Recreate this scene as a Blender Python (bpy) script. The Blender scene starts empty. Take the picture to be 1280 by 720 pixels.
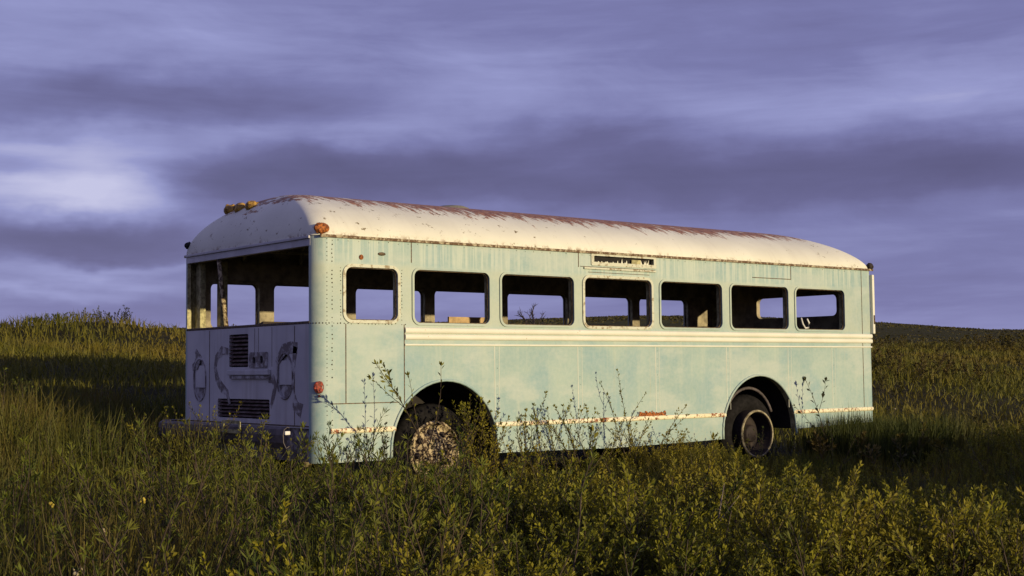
import bpy, bmesh, math, random
import numpy as np
from mathutils import Vector, Matrix, Quaternion

R = math.radians
rng = np.random.default_rng(7)
random.seed(7)
scene = bpy.context.scene
COL = scene.collection

# ------------------------------------------------------------------ helpers
def tag(o, label=None, cat=None, group=None, kind=None):
    if label: o["label"] = label
    if cat: o["category"] = cat
    if group: o["group"] = group
    if kind: o["kind"] = kind
    return o

def empty(name, loc, label=None, cat=None, group=None):
    o = bpy.data.objects.new(name, None); COL.objects.link(o)
    o.location = loc; o.empty_display_size = 0.2
    return tag(o, label, cat, group)

def obj_from(name, me, mats, parent=None, loc=None):
    o = bpy.data.objects.new(name, me); COL.objects.link(o)
    if mats is not None:
        if not isinstance(mats, (list, tuple)): mats = [mats]
        if len(me.materials) == 0:
            for m in mats: me.materials.append(m)
    if parent is not None:
        o.parent = parent
        p = parent; off = Vector((0, 0, 0))
        if not parent.get("_inst"):
            while p is not None:
                off += Vector(p.location); p = p.parent
            o.location = -off if loc is None else loc
        elif loc is not None: o.location = loc
    elif loc is not None: o.location = loc
    return o

class MB:
    """collects geometry, material index and smoothing; becomes ONE mesh"""
    def __init__(s): s.v = []; s.f = []; s.m = []; s.sm = []
    def add(s, vs, fs, mi=0, smooth=False):
        n = len(s.v); s.v += [tuple(v) for v in vs]
        for f in fs: s.f.append(tuple(i + n for i in f)); s.m.append(mi); s.sm.append(smooth)
    def box(s, lo, hi, mi=0, bev=0.0):
        x0, y0, z0 = lo; x1, y1, z1 = hi
        if bev > 0:
            bm = bmesh.new(); bmesh.ops.create_cube(bm, size=1)
            for v in bm.verts: v.co = Vector(((x0+x1)/2 + v.co.x*(x1-x0), (y0+y1)/2 + v.co.y*(y1-y0), (z0+z1)/2 + v.co.z*(z1-z0)))
            bmesh.ops.bevel(bm, geom=bm.edges[:], offset=bev, segments=2, affect='EDGES', profile=.6)
            bm.verts.index_update()
            s.add([v.co for v in bm.verts], [[v.index for v in f.verts] for f in bm.faces], mi, False); bm.free(); return
        s.add([(x0,y0,z0),(x1,y0,z0),(x1,y1,z0),(x0,y1,z0),(x0,y0,z1),(x1,y0,z1),(x1,y1,z1),(x0,y1,z1)],
              [(0,3,2,1),(4,5,6,7),(0,1,5,4),(1,2,6,5),(2,3,7,6),(3,0,4,7)], mi)
    def tube(s, pts, rad, n=8, mi=0, cap=True, closed=False):
        pts = [Vector(p) for p in pts]; N = len(pts)
        if not hasattr(rad, '__len__'): rad = [rad]*N
        vs = []; up = Vector((0.13, 0.07, 1)).normalized()
        for i, p in enumerate(pts):
            if closed: d = pts[(i+1) % N] - pts[i-1]
            else: d = pts[min(i+1, N-1)] - pts[max(i-1, 0)]
            d = d.normalized() if d.length > 1e-9 else Vector((0,0,1))
            a = d.cross(up)
            if a.length < 1e-3: a = d.cross(Vector((1,0,0)))
            a.normalize(); b = d.cross(a)
            for k in range(n):
                t = 2*math.pi*k/n; vs.append(p + (a*math.cos(t) + b*math.sin(t))*rad[i])
        fs = []
        for i in range(N if closed else N-1):
            j = (i+1) % N
            for k in range(n):
                k2 = (k+1) % n; fs.append((i*n+k, i*n+k2, j*n+k2, j*n+k))
        if cap and not closed:
            fs.append(tuple(range(n))[::-1]); fs.append(tuple((N-1)*n+k for k in range(n)))
        s.add(vs, fs, mi, True)
    def lathe(s, prof, c, axis='y', n=40, mi=0, jit=0):
        vs = []
        for (r, h) in prof:
            for k in range(n):
                t = 2*math.pi*k/n; a, b = r*math.cos(t), r*math.sin(t)
                if axis == 'y': vs.append((c[0]+a, c[1]+h, c[2]+b))
                elif axis == 'x': vs.append((c[0]+h, c[1]+a, c[2]+b))
                else: vs.append((c[0]+a, c[1]+b, c[2]+h))
        fs = []
        for i in range(len(prof)-1):
            for k in range(n):
                k2 = (k+1) % n; fs.append((i*n+k, i*n+k2, (i+1)*n+k2, (i+1)*n+k))
        s.add(vs, fs, mi, True)
    def sphere(s, c, r, mi=0, n=8, m=5, sc=(1,1,1)):
        vs = []; fs = []
        for i in range(m+1):
            p = math.pi*i/m
            for k in range(n):
                t = 2*math.pi*k/n
                vs.append((c[0]+r*sc[0]*math.sin(p)*math.cos(t), c[1]+r*sc[1]*math.sin(p)*math.sin(t), c[2]+r*sc[2]*math.cos(p)))
        for i in range(m):
            for k in range(n):
                k2 = (k+1) % n; fs.append((i*n+k, (i+1)*n+k, (i+1)*n+k2, i*n+k2))
        s.add(vs, fs, mi, True)
    def plate(s, outline, holes, t, tr, mi=0):
        """2D outline with holes extruded by t; tr maps (u,v,w) with w in 0..t to 3D"""
        cu = bpy.data.curves.new('c', 'CURVE'); cu.dimensions = '2D'; cu.fill_mode = 'BOTH'; cu.extrude = t/2
        for P in [outline] + holes:
            sp = cu.splines.new('POLY'); sp.points.add(len(P)-1); sp.use_cyclic_u = True
            for q, (a, b) in zip(sp.points, P): q.co = (a, b, 0, 1)
        o = bpy.data.objects.new('c', cu); COL.objects.link(o)
        dg = bpy.context.evaluated_depsgraph_get(); dg.update()
        me = bpy.data.meshes.new_from_object(o.evaluated_get(dg))
        bm = bmesh.new(); bm.from_mesh(me); bmesh.ops.remove_doubles(bm, verts=bm.verts, dist=1e-5)
        for v in bm.verts: v.co = Vector(tr(v.co.x, v.co.y, v.co.z + t/2))
        bmesh.ops.recalc_face_normals(bm, faces=bm.faces)
        bm.verts.index_update()
        s.add([v.co for v in bm.verts], [[v.index for v in f.verts] for f in bm.faces], mi); bm.free()
        bpy.data.objects.remove(o); bpy.data.curves.remove(cu); bpy.data.meshes.remove(me)
    def build(s, name, mats, parent=None, recalc=False):
        me = bpy.data.meshes.new(name); me.from_pydata(s.v, [], s.f)
        me.polygons.foreach_set('material_index', s.m); me.polygons.foreach_set('use_smooth', s.sm)
        if recalc:
            bm = bmesh.new(); bm.from_mesh(me); bmesh.ops.recalc_face_normals(bm, faces=bm.faces); bm.to_mesh(me); bm.free()
        me.update()
        return obj_from(name, me, mats, parent)

def rrect(x0, x1, y0, y1, r, n=6):
    P = []
    for cx, cy, a in [(x0+r,y0+r,180),(x1-r,y0+r,270),(x1-r,y1-r,0),(x0+r,y1-r,90)]:
        for k in range(n+1):
            t = R(a + 90*k/n); P.append((cx + r*math.cos(t), cy + r*math.sin(t)))
    return P

# ------------------------------------------------------------------ materials
class NT:
    def __init__(s, name):
        s.mat = bpy.data.materials.new(name); s.mat.use_nodes = True
        s.t = s.mat.node_tree; s.t.nodes.clear()
        s.out = s.n('ShaderNodeOutputMaterial')
    def n(s, typ, **kw):
        x = s.t.nodes.new(typ)
        for k, v in kw.items(): setattr(x, k, v)
        return x
    def l(s, a, b): s.t.links.new(a, b)
    def val(s, inp, v):
        if hasattr(v, 'is_output') or isinstance(v, bpy.types.NodeSocket): s.l(v, inp)
        else: inp.default_value = v
    def math(s, op, a, b=0.0, c=None, clamp=False):
        x = s.n('ShaderNodeMath', operation=op, use_clamp=clamp); s.val(x.inputs[0], a); s.val(x.inputs[1], b)
        if c is not None: s.val(x.inputs[2], c)
        return x.outputs[0]
    def coord(s, scale=(1,1,1), which='Object', loc=(0,0,0)):
        tc = s.n('ShaderNodeTexCoord'); mp = s.n('ShaderNodeMapping'); mp.inputs['Scale'].default_value = scale; mp.inputs['Location'].default_value = loc
        s.l(tc.outputs[which], mp.inputs['Vector']); return mp.outputs[0]
    def noise(s, scale, vec=None, detail=4, rough=.55, dist=0):
        x = s.n('ShaderNodeTexNoise'); x.inputs['Scale'].default_value = scale; x.inputs['Detail'].default_value = detail
        x.inputs['Roughness'].default_value = rough; x.inputs['Distortion'].default_value = dist
        if vec is not None: s.l(vec, x.inputs['Vector'])
        return x.outputs['Fac']
    def ramp(s, fac, lo, hi):
        x = s.n('ShaderNodeMapRange', interpolation_type='SMOOTHSTEP'); s.val(x.inputs[0], fac)
        x.inputs[1].default_value = lo; x.inputs[2].default_value = hi; x.inputs[3].default_value = 0; x.inputs[4].default_value = 1
        return x.outputs[0]
    def mix(s, fac, a, b, mode='MIX'):
        x = s.n('ShaderNodeMix', data_type='RGBA', blend_type=mode); s.val(x.inputs[0], fac)
        for inp, v in ((x.inputs[6], a), (x.inputs[7], b)):
            if isinstance(v, tuple): inp.default_value = (*v, 1) if len(v) == 3 else v
            else: s.l(v, inp)
        return x.outputs[2]
    def sep(s, which='Object'):
        tc = s.n('ShaderNodeTexCoord'); x = s.n('ShaderNodeSeparateXYZ'); s.l(tc.outputs[which], x.inputs[0]); return x.outputs
    def bump(s, h, strength=.3, dist=.01):
        b = s.n('ShaderNodeBump'); b.inputs['Strength'].default_value = strength; b.inputs['Distance'].default_value = dist
        s.l(h, b.inputs['Height']); return b.outputs[0]
    def principled(s, col, rough=.6, normal=None, metal=0.0, spec=.4):
        p = s.n('ShaderNodeBsdfPrincipled')
        if isinstance(col, tuple): p.inputs['Base Color'].default_value = (*col, 1)
        else: s.l(col, p.inputs['Base Color'])
        s.val(p.inputs['Roughness'], rough); s.val(p.inputs['Metallic'], metal)
        p.inputs['Specular IOR Level'].default_value = spec
        if normal is not None: s.l(normal, p.inputs['Normal'])
        s.l(p.outputs[0], s.out.inputs[0]); return s.mat

RUST = (.105, .040, .018)
RUST_BRIGHT = (.30, .085, .022)

def m_teal():
    t = NT('faded_teal_paint')
    c = t.coord()
    big = t.noise(1.3, t.coord((1,1,1.4)), 3)
    fine = t.noise(26, c, 5, .65)
    col = t.mix(t.ramp(big, .3, .7), (.232,.335,.322), (.300,.392,.352))
    blue = t.noise(2.4, t.coord((1,1,.7), loc=(4,0,2)), 2)
    col = t.mix(t.math('MULTIPLY', t.ramp(blue, .45, .68), .8), col, (.20,.315,.33))
    streak = t.noise(1, t.coord((11,11,.55)), 4, .6)
    col = t.mix(t.math('MULTIPLY', t.ramp(streak, .52, .76), .34), col, (.42,.455,.37))
    z = t.sep()[2]
    wb = t.math('MULTIPLY', t.ramp(z, 1.40, 1.46), t.math('SUBTRACT', 1.0, t.ramp(z, 1.90, 1.96)))
    col = t.mix(t.math('MULTIPLY', wb, t.math('ADD', .25, t.math('MULTIPLY', t.ramp(big, .4, .6), .3))), col, (.42,.44,.33))
    # chalky runs in the letter band above the windows
    st2 = t.noise(1, t.coord((30,30,.8), loc=(3,1,0)), 3, .6)
    band = t.ramp(z, 1.88, 1.98)
    col = t.mix(t.math('MULTIPLY', t.math('MULTIPLY', t.ramp(st2, .45, .6), band), .5), col, (.50,.54,.45))
    # rusty runs below the belt
    st3 = t.noise(1, t.coord((16,16,.35), loc=(9,1,0)), 3, .7)
    col = t.mix(t.math('MULTIPLY', t.ramp(st3, .63, .75), .38), col, (.42,.36,.20))
    # broad chalky blooms and thin rust weeps under the joints
    bl = t.noise(1, t.coord((1.1,1.1,2.6), loc=(3,7,2)), 5, .62)
    col = t.mix(t.math('MULTIPLY', t.ramp(bl, .48, .64), .75), col, (.37,.43,.385))
    wp = t.math('MULTIPLY', t.ramp(t.noise(1, t.coord((38,38,.9), loc=(1,9,4)), 3, .7), .68, .78), t.ramp(t.noise(1.2, t.coord(loc=(5,5,5)), 2), .45, .6))
    col = t.mix(t.math('MULTIPLY', wp, .6), col, (.24,.15,.065))
    # dirt low down
    low = t.math('SUBTRACT', 1.0, t.ramp(z, .30, .62))
    col = t.mix(t.math('MULTIPLY', t.math('MULTIPLY', low, t.ramp(fine, .3, .7)), .35), col, (.25,.27,.19))
    chip = t.ramp(t.noise(15, t.coord(loc=(2,5,1)), 6, .75), .685, .715)
    col = t.mix(chip, col, (.13,.07,.04))
    grain = t.math('MULTIPLY', t.ramp(fine, .35, .65), .12)
    col = t.mix(grain, col, (.60,.60,.50))
    wav = t.noise(2.2, t.coord((1,1,.8)), 2)
    h = t.math('ADD', t.math('MULTIPLY', wav, 3.0), t.math('MULTIPLY', fine, .06))
    return t.principled(col, t.math('ADD', .45, t.math('MULTIPLY', fine, .25)), t.bump(h, .5, .012), spec=.35)

def m_cream_roof():
    t = NT('peeling_cream_roof_paint')
    X, Y, Z = t.sep()
    fine = t.noise(22, t.coord(), 5, .6)
    col = t.mix(t.ramp(t.noise(1.6, t.coord(), 3), .3, .7), (.60,.585,.475), (.68,.665,.54))
    st = t.noise(1, t.coord((9,1.2,1.2)), 4, .65, .6)
    col = t.mix(t.math('MULTIPLY', t.ramp(st, .52, .70), .25), col, (.50,.46,.38))
    # rust eating down from the crown in runs
    runs = t.noise(1, t.coord((13,1.8,1.8), loc=(1,0,0)), 5, .66, .5)
    prof = t.ramp(Z, 2.30, 2.56)
    brk = t.noise(1, t.coord((40,9,9), loc=(3,0,1)), 4, .7)
    xs = t.math('MULTIPLY', t.ramp(X, .2, 1.6), t.math('SUBTRACT', 1.0, t.ramp(X, 5.9, 6.7)))
    amt = t.math('ADD', t.math('MULTIPLY', prof, .50), t.math('MULTIPLY', xs, .15))
    m = t.ramp(t.math('ADD', t.math('ADD', runs, amt), t.math('MULTIPLY', t.math('SUBTRACT', brk, .5), .75)), .955, 1.02)
    rcol = t.mix(t.ramp(fine, .35, .65), (.15,.060,.022), (.36,.17,.07))
    col = t.mix(m, col, rcol)
    # scabs of bare metal lower down, mostly near the front and the rear
    sp = t.noise(10, t.coord((1,1,1.5), loc=(7,3,2)), 6, .74)
    zone = t.math('ADD', t.math('SUBTRACT', 1.0, t.ramp(X, 1.6, 3.2)), t.ramp(X, 6.0, 6.5), clamp=True)
    col = t.mix(t.ramp(t.math('ADD', sp, t.math('MULTIPLY', zone, .045)), .655, .69), col, (.16,.12,.055))
    edge = t.math('SUBTRACT', 1.0, t.ramp(Z, 2.14, 2.20))
    col = t.mix(t.math('MULTIPLY', edge, t.ramp(t.noise(9, t.coord(loc=(1,1,1)), 6, .8), .5, .62)), col, (.20,.12,.06))
    return t.principled(col, .55, t.bump(t.math('ADD', fine, m), .25, .006), spec=.3)

def m_front():
    t = NT('faded_front_paint')
    fine = t.noise(24, t.coord(), 5, .65)
    col = t.mix(t.ramp(t.noise(2.0, t.coord(), 3), .3, .7), (.42,.405,.41), (.53,.51,.505))
    st = t.noise(1, t.coord((10,10,.6)), 4, .6)
    col = t.mix(t.math('MULTIPLY', t.ramp(st, .5, .7), .45), col, (.33,.30,.28))
    col = t.mix(t.ramp(t.noise(13, t.coord(loc=(2,5,1)), 6, .75), .68, .72), col, (.10,.06,.045))
    return t.principled(col, .55, t.bump(fine, .1, .004), spec=.3)

def m_cream_trim():
    t = NT('rust_flecked_cream_trim')
    fine = t.noise(30, t.coord(), 5, .7)
    col = t.mix(t.ramp(t.noise(3, t.coord(), 3), .3, .7), (.60,.595,.49), (.66,.655,.55))
    col = t.mix(t.ramp(fine, .66, .72), col, (.28,.14,.05))
    return t.principled(col, .5, t.bump(fine, .15, .003), spec=.35)

def m_rail():
    t = NT('rusting_cream_rail')
    fine = t.noise(34, t.coord(), 5, .7)
    X = t.sep()[0]
    big = t.noise(1.7, t.coord((1,0,0), loc=(2,0,0)), 2)
    col = t.mix(t.ramp(t.noise(3, t.coord(), 3), .3, .7), (.66,.61,.40), (.72,.68,.50))
    col = t.mix(t.ramp(t.math('ADD', fine, t.math('MULTIPLY', big, .35)), .70, .78), col, t.mix(t.ramp(t.noise(60, t.coord(), 2), .4, .6), RUST, RUST_BRIGHT))
    return t.principled(col, .6, t.bump(fine, .3, .004), spec=.3)

def m_rustmix(name, a, b, lo, hi, sc=18, rough=.7):
    t = NT(name); f = t.noise(sc, t.coord(), 5, .7)
    return t.principled(t.mix(t.ramp(f, lo, hi), a, b), rough, t.bump(f, .35, .004), spec=.3)

def m_plain(name, c, rough=.7, sc=12, var=.3, spec=.3, metal=0):
    t = NT(name); f = t.noise(sc, t.coord(), 4, .6)
    d = tuple(x*(1-var) for x in c); u = tuple(min(1, x*(1+var)) for x in c)
    return t.principled(t.mix(t.ramp(f, .3, .7), d, u), rough, t.bump(f, .15, .004), spec=spec, metal=metal)

TEAL = m_teal(); ROOF = m_cream_roof(); FRONT = m_front(); TRIM = m_cream_trim(); RAIL = m_rail()
SEAM = m_rustmix('grimy_seam', (.05,.035,.022), (.15,.10,.055), .4, .6, 40)
RIVET = m_rustmix('rusty_rivet', (.035,.022,.013), (.20,.19,.14), .50, .66, 22)
GUTTER = m_rustmix('rusty_gutter', (.10,.055,.025), (.38,.33,.22), .45, .62, 28)
INNER = m_rustmix('dark_interior_lining', (.16,.135,.09), (.36,.31,.20), .35, .65, 6)
INPOST = m_rustmix('interior_post_paint', (.22,.20,.10), (.46,.42,.22), .4, .6, 16)
DARK = m_plain('dark_underbody', (.014,.012,.011), .85)
TYRE = m_plain('perished_tyre_rubber', (.011,.010,.010), .9, 30, .4, .12)
RIM = m_rustmix('rusty_cream_wheel', (.055,.032,.018), (.42,.34,.20), .46, .56, 38)
DRUM = m_plain('brown_rusty_drum', (.022,.015,.013), .75, 20)
AMBER = m_rustmix('weathered_amber_lens', (.14,.075,.015), (.46,.27,.05), .40, .60, 28, .45)
RUSTLAMP = m_rustmix('rusted_orange_lamp', (.13,.04,.012), (.42,.13,.025), .40, .60, 45)
REDLAMP = m_rustmix('rusted_red_lamp', (.10,.03,.02), (.30,.05,.03), .40, .60, 60)
BUMPER = m_rustmix('dull_bumper_steel', (.055,.045,.045), (.12,.10,.10), .35, .65, 9, .6)
BARE = m_rustmix('bare_dark_metal_patch', (.15,.125,.12), (.44,.42,.42), .44, .62, 10)
FRAME = m_rustmix('worn_window_frame', (.24,.19,.11), (.50,.51,.40), .36, .50, 22, .55)
RINGM = m_rustmix('dusty_rim_ring', (.13,.105,.06), (.34,.30,.19), .35, .6, 16)
GRILLE = m_rustmix('rusty_grille_slat', (.075,.042,.032), (.19,.15,.14), .4, .66, 16)
BOARD = m_plain('tan_plywood', (.42,.29,.15), .7, 14, .25)
WHITEM = m_plain('chipped_white_and_sunlit_metal', (.62,.60,.56), .5, 20, .15)  # white handle metal, also the painted sunlit end of the bumper
SEATM = m_plain('rotten_seat_vinyl', (.05,.035,.025), .7, 9)
LINER = m_plain('dark_arch_liner', (.018,.015,.013), .85)  # even near-black colour inside the wheel arches

# ------------------------------------------------------------------ ground
CAM = np.array([-5.57634396, -9.35255536, 1.05899707])
FY = [-60,-20,-3,0,2.5,5,9,15,20,30,40,80,400]
FZ = [-.3,-.15,-.02,0,.06,.36,.92,1.36,1.60,1.92,2.02,2.08,2.1]
_yy = np.linspace(-60, 400, 4601); _zz = np.interp(_yy, FY, FZ)
_k = np.hanning(41); _k /= _k.sum(); _zz = np.convolve(np.pad(_zz, 20, 'edge'), _k, 'valid')
def sst(x, a, b):
    t = np.clip((x-a)/(b-a), 0, 1); return t*t*(3-2*t)
_oct = []
_r2 = np.random.default_rng(3)
for w in (9., 4.3, 2.1, 1.0):
    for _ in range(4):
        a = _r2.uniform(0, 6.28); _oct.append((math.cos(a)*6.28/w, math.sin(a)*6.28/w, _r2.uniform(0, 6.28), w))
def vnoise(x, y):   # -1..1, lumpy
    s = 0
    for kx, ky, ph, w in _oct: s = s + np.sin(x*kx + y*ky + ph)*(w**.5)
    return s/(sum(o[3]**.5 for o in _oct)*.42)
def ground(x, y):
    x = np.asarray(x, float); y = np.asarray(y, float)
    z = np.interp(y, _yy, _zz)
    z = z + .26*sst(-x, -1.0, 2.2)*sst(y, -1.0, 3.0)*(1-sst(y, 12, 20))
    z = z + .58*np.exp(-((x-6.0)**2/9 + (y-20.3)**2/10))
    flat = np.exp(-((np.clip(np.abs(x-3.6)-4.2, 0, None))**2 + (np.clip(np.abs(y-1.0)-2.0, 0, None))**2)/4)
    z = z + vnoise(x, y)*.07*(1-.85*flat)
    d = np.hypot(x-CAM[0], y-CAM[1]); az = np.arctan2(y-CAM[1], x-CAM[0])
    amp = np.interp(az, [.3, .55, .63, .72, .80, .9, 1.1, 1.6], [3.2, 3.6, 4.8, 5.6, 6.0, 5.8, 4.9, 4.0])
    z = z + amp*sst(d, 70, 190) + .35*np.sin(x*.045+1)*np.sin(y*.06)*sst(d, 60, 150)
    # low rise added out of view on the right to cast shade
    z = z + .55*np.exp(-((x-5.2)**2/5 + (y+8.6)**2/2.2))
    return z

def m_ground():
    t = NT('grassy_ground')
    big = t.noise(.35, t.coord(), 4); mid = t.noise(3.5, t.coord(), 5, .65); fine = t.noise(26, t.coord(), 4, .7)
    col = t.mix(t.ramp(big, .35, .65), (.050,.052,.012), (.075,.062,.016))
    col = t.mix(t.ramp(mid, .35, .7), col, (.030,.026,.010))
    tc = t.n('ShaderNodeTexCoord'); vl = t.n('ShaderNodeVectorMath', operation='DISTANCE'); t.l(tc.outputs['Object'], vl.inputs[0]); vl.inputs[1].default_value = (-5, -9, 0)
    far = t.ramp(vl.outputs['Value'], 55, 105)
    fcol = t.mix(t.ramp(t.noise(.06, t.coord((1,1,1)), 4, .6), .4, .62), (.046,.042,.006), (.070,.062,.008))
    fcol = t.mix(t.ramp(t.noise(.3, t.coord(), 4, .6), .45, .65), fcol, (.040,.036,.006))
    col = t.mix(far, col, fcol)
    h = t.math('MULTIPLY', t.math('ADD', mid, t.math('MULTIPLY', fine, .5)), t.math('SUBTRACT', 1.0, t.math('MULTIPLY', far, .85)))
    return t.principled(col, .95, t.bump(h, 1.0, .25), spec=.1)
def make_ground():
    rad = np.concatenate([np.linspace(.0, 40, 81), 40*1.045**np.arange(1, 66)])
    na = 320; ang = np.linspace(0, 2*np.pi, na, endpoint=False)
    RR, AA = np.meshgrid(rad[1:], ang, indexing='ij')
    X = np.concatenate([[3.0], (3+RR*np.cos(AA)).ravel()]); Y = np.concatenate([[1.0], (1+RR*np.sin(AA)).ravel()])
    V = np.stack([X, Y, ground(X, Y)], 1); nr = len(rad)-1
    F = [(0, 1+k, 1+(k+1) % na) for k in range(na)]
    for i in range(nr-1):
        a = 1+i*na; b = a+na
        F += [(a+k, b+k, b+(k+1) % na, a+(k+1) % na) for k in range(na)]
    me = bpy.data.meshes.new('ground'); me.from_pydata(V.tolist(), [], F)
    me.polygons.foreach_set('use_smooth', [True]*len(F))
    o = obj_from('ground', me, m_ground()); tag(o, kind='structure')
make_ground()

# ------------------------------------------------------------------ bus
W = 2.44; L = 7.29; RC = .12; TH = .07; GZ = 2.145
bus = empty('abandoned_bus', (L/2, W/2, 0), 'derelict pale teal bus with cream rusting roof and glassless windows, sunk in the weeds', 'bus')

WIN = [(.264,.779,1.467,1.905),(.937,1.747,1.452,1.908),(1.876,2.736,1.450,1.906),(2.864,3.742,1.450,1.910),(3.862,4.746,1.450,1.908),(4.876,5.782,1.450,1.906),(5.902,6.742,1.452,1.900)]
ARCH = [(1.268,.40,.56,.572),(5.30,.40,.572,.575)]
def side_outline():
    P = [(RC, .325)]
    zb = .325
    for i, (cx, cz, rx, rz) in enumerate(ARCH):
        z0 = [.325, .335][i]
        P.append((cx-rx, z0))
        for k in range(0, 25):
            t = math.pi - math.pi*k/24; P.append((cx+rx*math.cos(t), cz+rz*math.sin(t)))
        P.append((cx+rx, [.330, .40][i]))
        if i == 0:
            P += [(2.5, .322), (3.2, .312), (4.2, .325)]
    P += [(L-RC, .43), (L-RC, GZ), (RC, GZ)]
    return P
SLOT = rrect(2.985, 3.78, 2.052, 2.118, .008, 2)
def make_side(far):
    b = MB()
    tr = (lambda u, v, w: (u, W-w, v)) if far else (lambda u, v, w: (u, w, v))
    holes = [rrect(*w[:2], *w[2:], .062) for w in WIN]
    if not far: holes.append(SLOT)
    b.plate(side_outline(), holes, TH, tr)
    # faces that look inward take the dark lining
    sgn = 1 if not far else -1
    for i, f in enumerate(b.f):
        p = [Vector(b.v[k]) for k in f]; n = (p[1]-p[0]).cross(p[2]-p[0])
        yy = sum(q.y for q in p)/len(p); d = yy if not far else W-yy
        if d > TH-.004: b.m[i] = 2
        elif d > .01: b.m[i] = 3
    Y = (lambda d: -d) if not far else (lambda d: W+d)
    def strip(x0, x1, z0, z1, d=.0025, mi=1):
        lo, hi = sorted((Y(d), Y(-.002))); b.box((x0, lo, z0), (x1, hi, z1), mi)
    # vertical and horizontal panel joints
    for x, z0, z1 in [(.842, .74, 1.44), (.918, 1.96, 2.13), (.272, .80, 1.44), (2.80, 2.0, 2.13), (3.80, 2.05, 2.13), (5.838, 1.99, 2.13), (7.06, .45, 2.13)]:
        strip(x-.004, x+.004, z0, z1)
    for x in (1.80, 2.777, 3.785, 4.80, 5.765, 6.506):
        strip(x-.0025, x+.0025, .63, 1.262, .002, 4); strip(x+.05, x+.053, .63, 1.262, .0015, 4)
    strip(.125, .79, .792, .800); strip(5.22, 5.84, 1.985, 1.993)
    strip(2.82, 3.80, 2.005, 2.011); strip(2.92, 3.72, 1.955, 1.960)
    if not far:
        def riv(x, z, r=.0075):
            q = r*(.40+.55*rng.random())
            if rng.random() < .85: b.sphere((x+rng.normal()*.0015, Y(.001), z+rng.normal()*.003), q, 5, 6, 4, (1, .5, 1))
        for i in range(50):
            z = .42+i*.0345
            if rng.random() < .9: riv(.145+rng.normal()*.001, z)
        for i in range(22): riv(.16+i*.033, 1.443)
        x0, x1, z0, z1 = WIN[0]
        for i in range(17):
            for s in (x0-.04, x1+.04): riv(s, z0+.01+i*.026, .006)
        for i in range(70):
            riv(.2+i*.098, 2.115, .005)
        for sx in (1.80, 2.777, 3.785, 4.80, 5.765, 6.506):
            for i in range(8): riv(sx+.026, .68+i*.078, .004)
    return b.build('side_panel', [TEAL, SEAM, INNER, INPOST, TRIM, RIVET], bus)
make_side(False); make_side(True)

def make_frames(far):
    y0, y1 = (-.012, .012) if not far else (W-.012, W+.012)
    for i, (a, b_, c, d) in enumerate(WIN):
        wd = .022 if i in (0, 3) else .016
        b = MB(); g = .004
        tr = lambda u, v, w: (u, y0+w, v)
        b.plate(rrect(a-wd, b_+wd, c-wd, d+wd, .062+wd), [rrect(a+g, b_-g, c+g, d-g, .06)], (y1-y0) if i in (0, 3) else (y1-y0)*.75, tr)
        yg = .014 if not far else W-.024
        b.plate(rrect(a+.001, b_-.001, c+.001, d-.001, .062), [rrect(a+.011, b_-.011, c+.011, d-.011, .055)], .010, lambda u, v, w: (u, yg+w, v), 1)
        o = b.build('window_frame', [FRAME if i in (0, 3) else TEAL, SEAM], bus)
make_frames(False); make_frames(True)

def corner(name, cx, cy, a0, z0, front):
    b = MB(); n = 10; vs = []; zs = [z0 + (GZ-z0)*k/12 for k in range(13)]
    for r in (RC, RC-.035):
        for z in zs:
            for k in range(n+1):
                t = R(a0+90*k/n); vs.append((cx+r*math.cos(t), cy+r*math.sin(t), z))
    nz = len(zs); N = (n+1)*nz
    fs = []
    for j in range(nz-1):
        for k in range(n):
            q = j*(n+1)+k; fs.append((q, q+1, q+n+2, q+n+1))
    b.add(vs[:N], fs, 0, True); b.add(vs[N:], [f[::-1] for f in fs], 1, True)
    for e in (0, n):
        b.add([vs[e], vs[N+e], vs[N+(nz-1)*(n+1)+e], vs[(nz-1)*(n+1)+e]], [(0,1,2,3)], 1)
    b.add([vs[k] for k in range(n+1)]+[vs[N+k] for k in range(n+1)], [(k, k+1, n+2+k, n+1+k) for k in range(n)], 1)
    if front and cy < 1:
        for i in range(50):
            z = .43+i*.0345
            if rng.random() < .9: b.sphere((cx-.022, cy-RC*.985, z), .0045, 2, 6, 4, (1,.5,1))
        for k in range(8):
            t = R(a0+88*k/7); b.sphere((cx+RC*math.cos(t), cy+RC*math.sin(t), 1.443), .006, 2, 6, 4)
    return b.build('corner_post', [TEAL, INPOST, RIVET], bus)
corner('c', RC, RC, 180, .325, True); corner('c', RC, W-RC, 90, .325, True)
corner('c', L-RC, RC, 270, .43, False); corner('c', L-RC, W-RC, 0, .43, False)

# front panel with recessed openings
fb = MB()
trf = lambda u, v, w: (w, u, v)
UG = rrect(1.135, 1.485, 1.10, 1.385, .015, 3); LG = rrect(.76, 1.70, .66, .825, .015, 3)
def oval(cy, cz, ry, rz, n=28): return [(cy+ry*math.cos(2*math.pi*k/n), cz+rz*math.copysign(abs(math.sin(2*math.pi*k/n))**.8, math.sin(2*math.pi*k/n))) for k in range(n)]
H1 = oval(.50, 1.02, .125, .19); H2 = oval(2.05, .99, .12, .19)
fb.plate([(RC, .60), (W-RC, .60), (W-RC, 1.44), (RC, 1.44)], [UG, LG, H1, H2], .05, trf)
for y in (.345, 1.86): fb.box((-.002, y-.004, .62), (.001, y+.004, 1.43), 1)
fb.box((-.0025, RC, .612), (.001, W-RC, .622), 1)
for y in (.95, 1.02, .72): fb.box((-.0015, y-.002, 1.10), (.001, y+.002, 1.43), 1)
fb.build('front_panel', [FRONT, SEAM], bus)
lb = MB(); lb.box((.03, RC, .33), (.06, W-RC, .598)); lb.build('front_apron', [BARE], bus)
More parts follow.
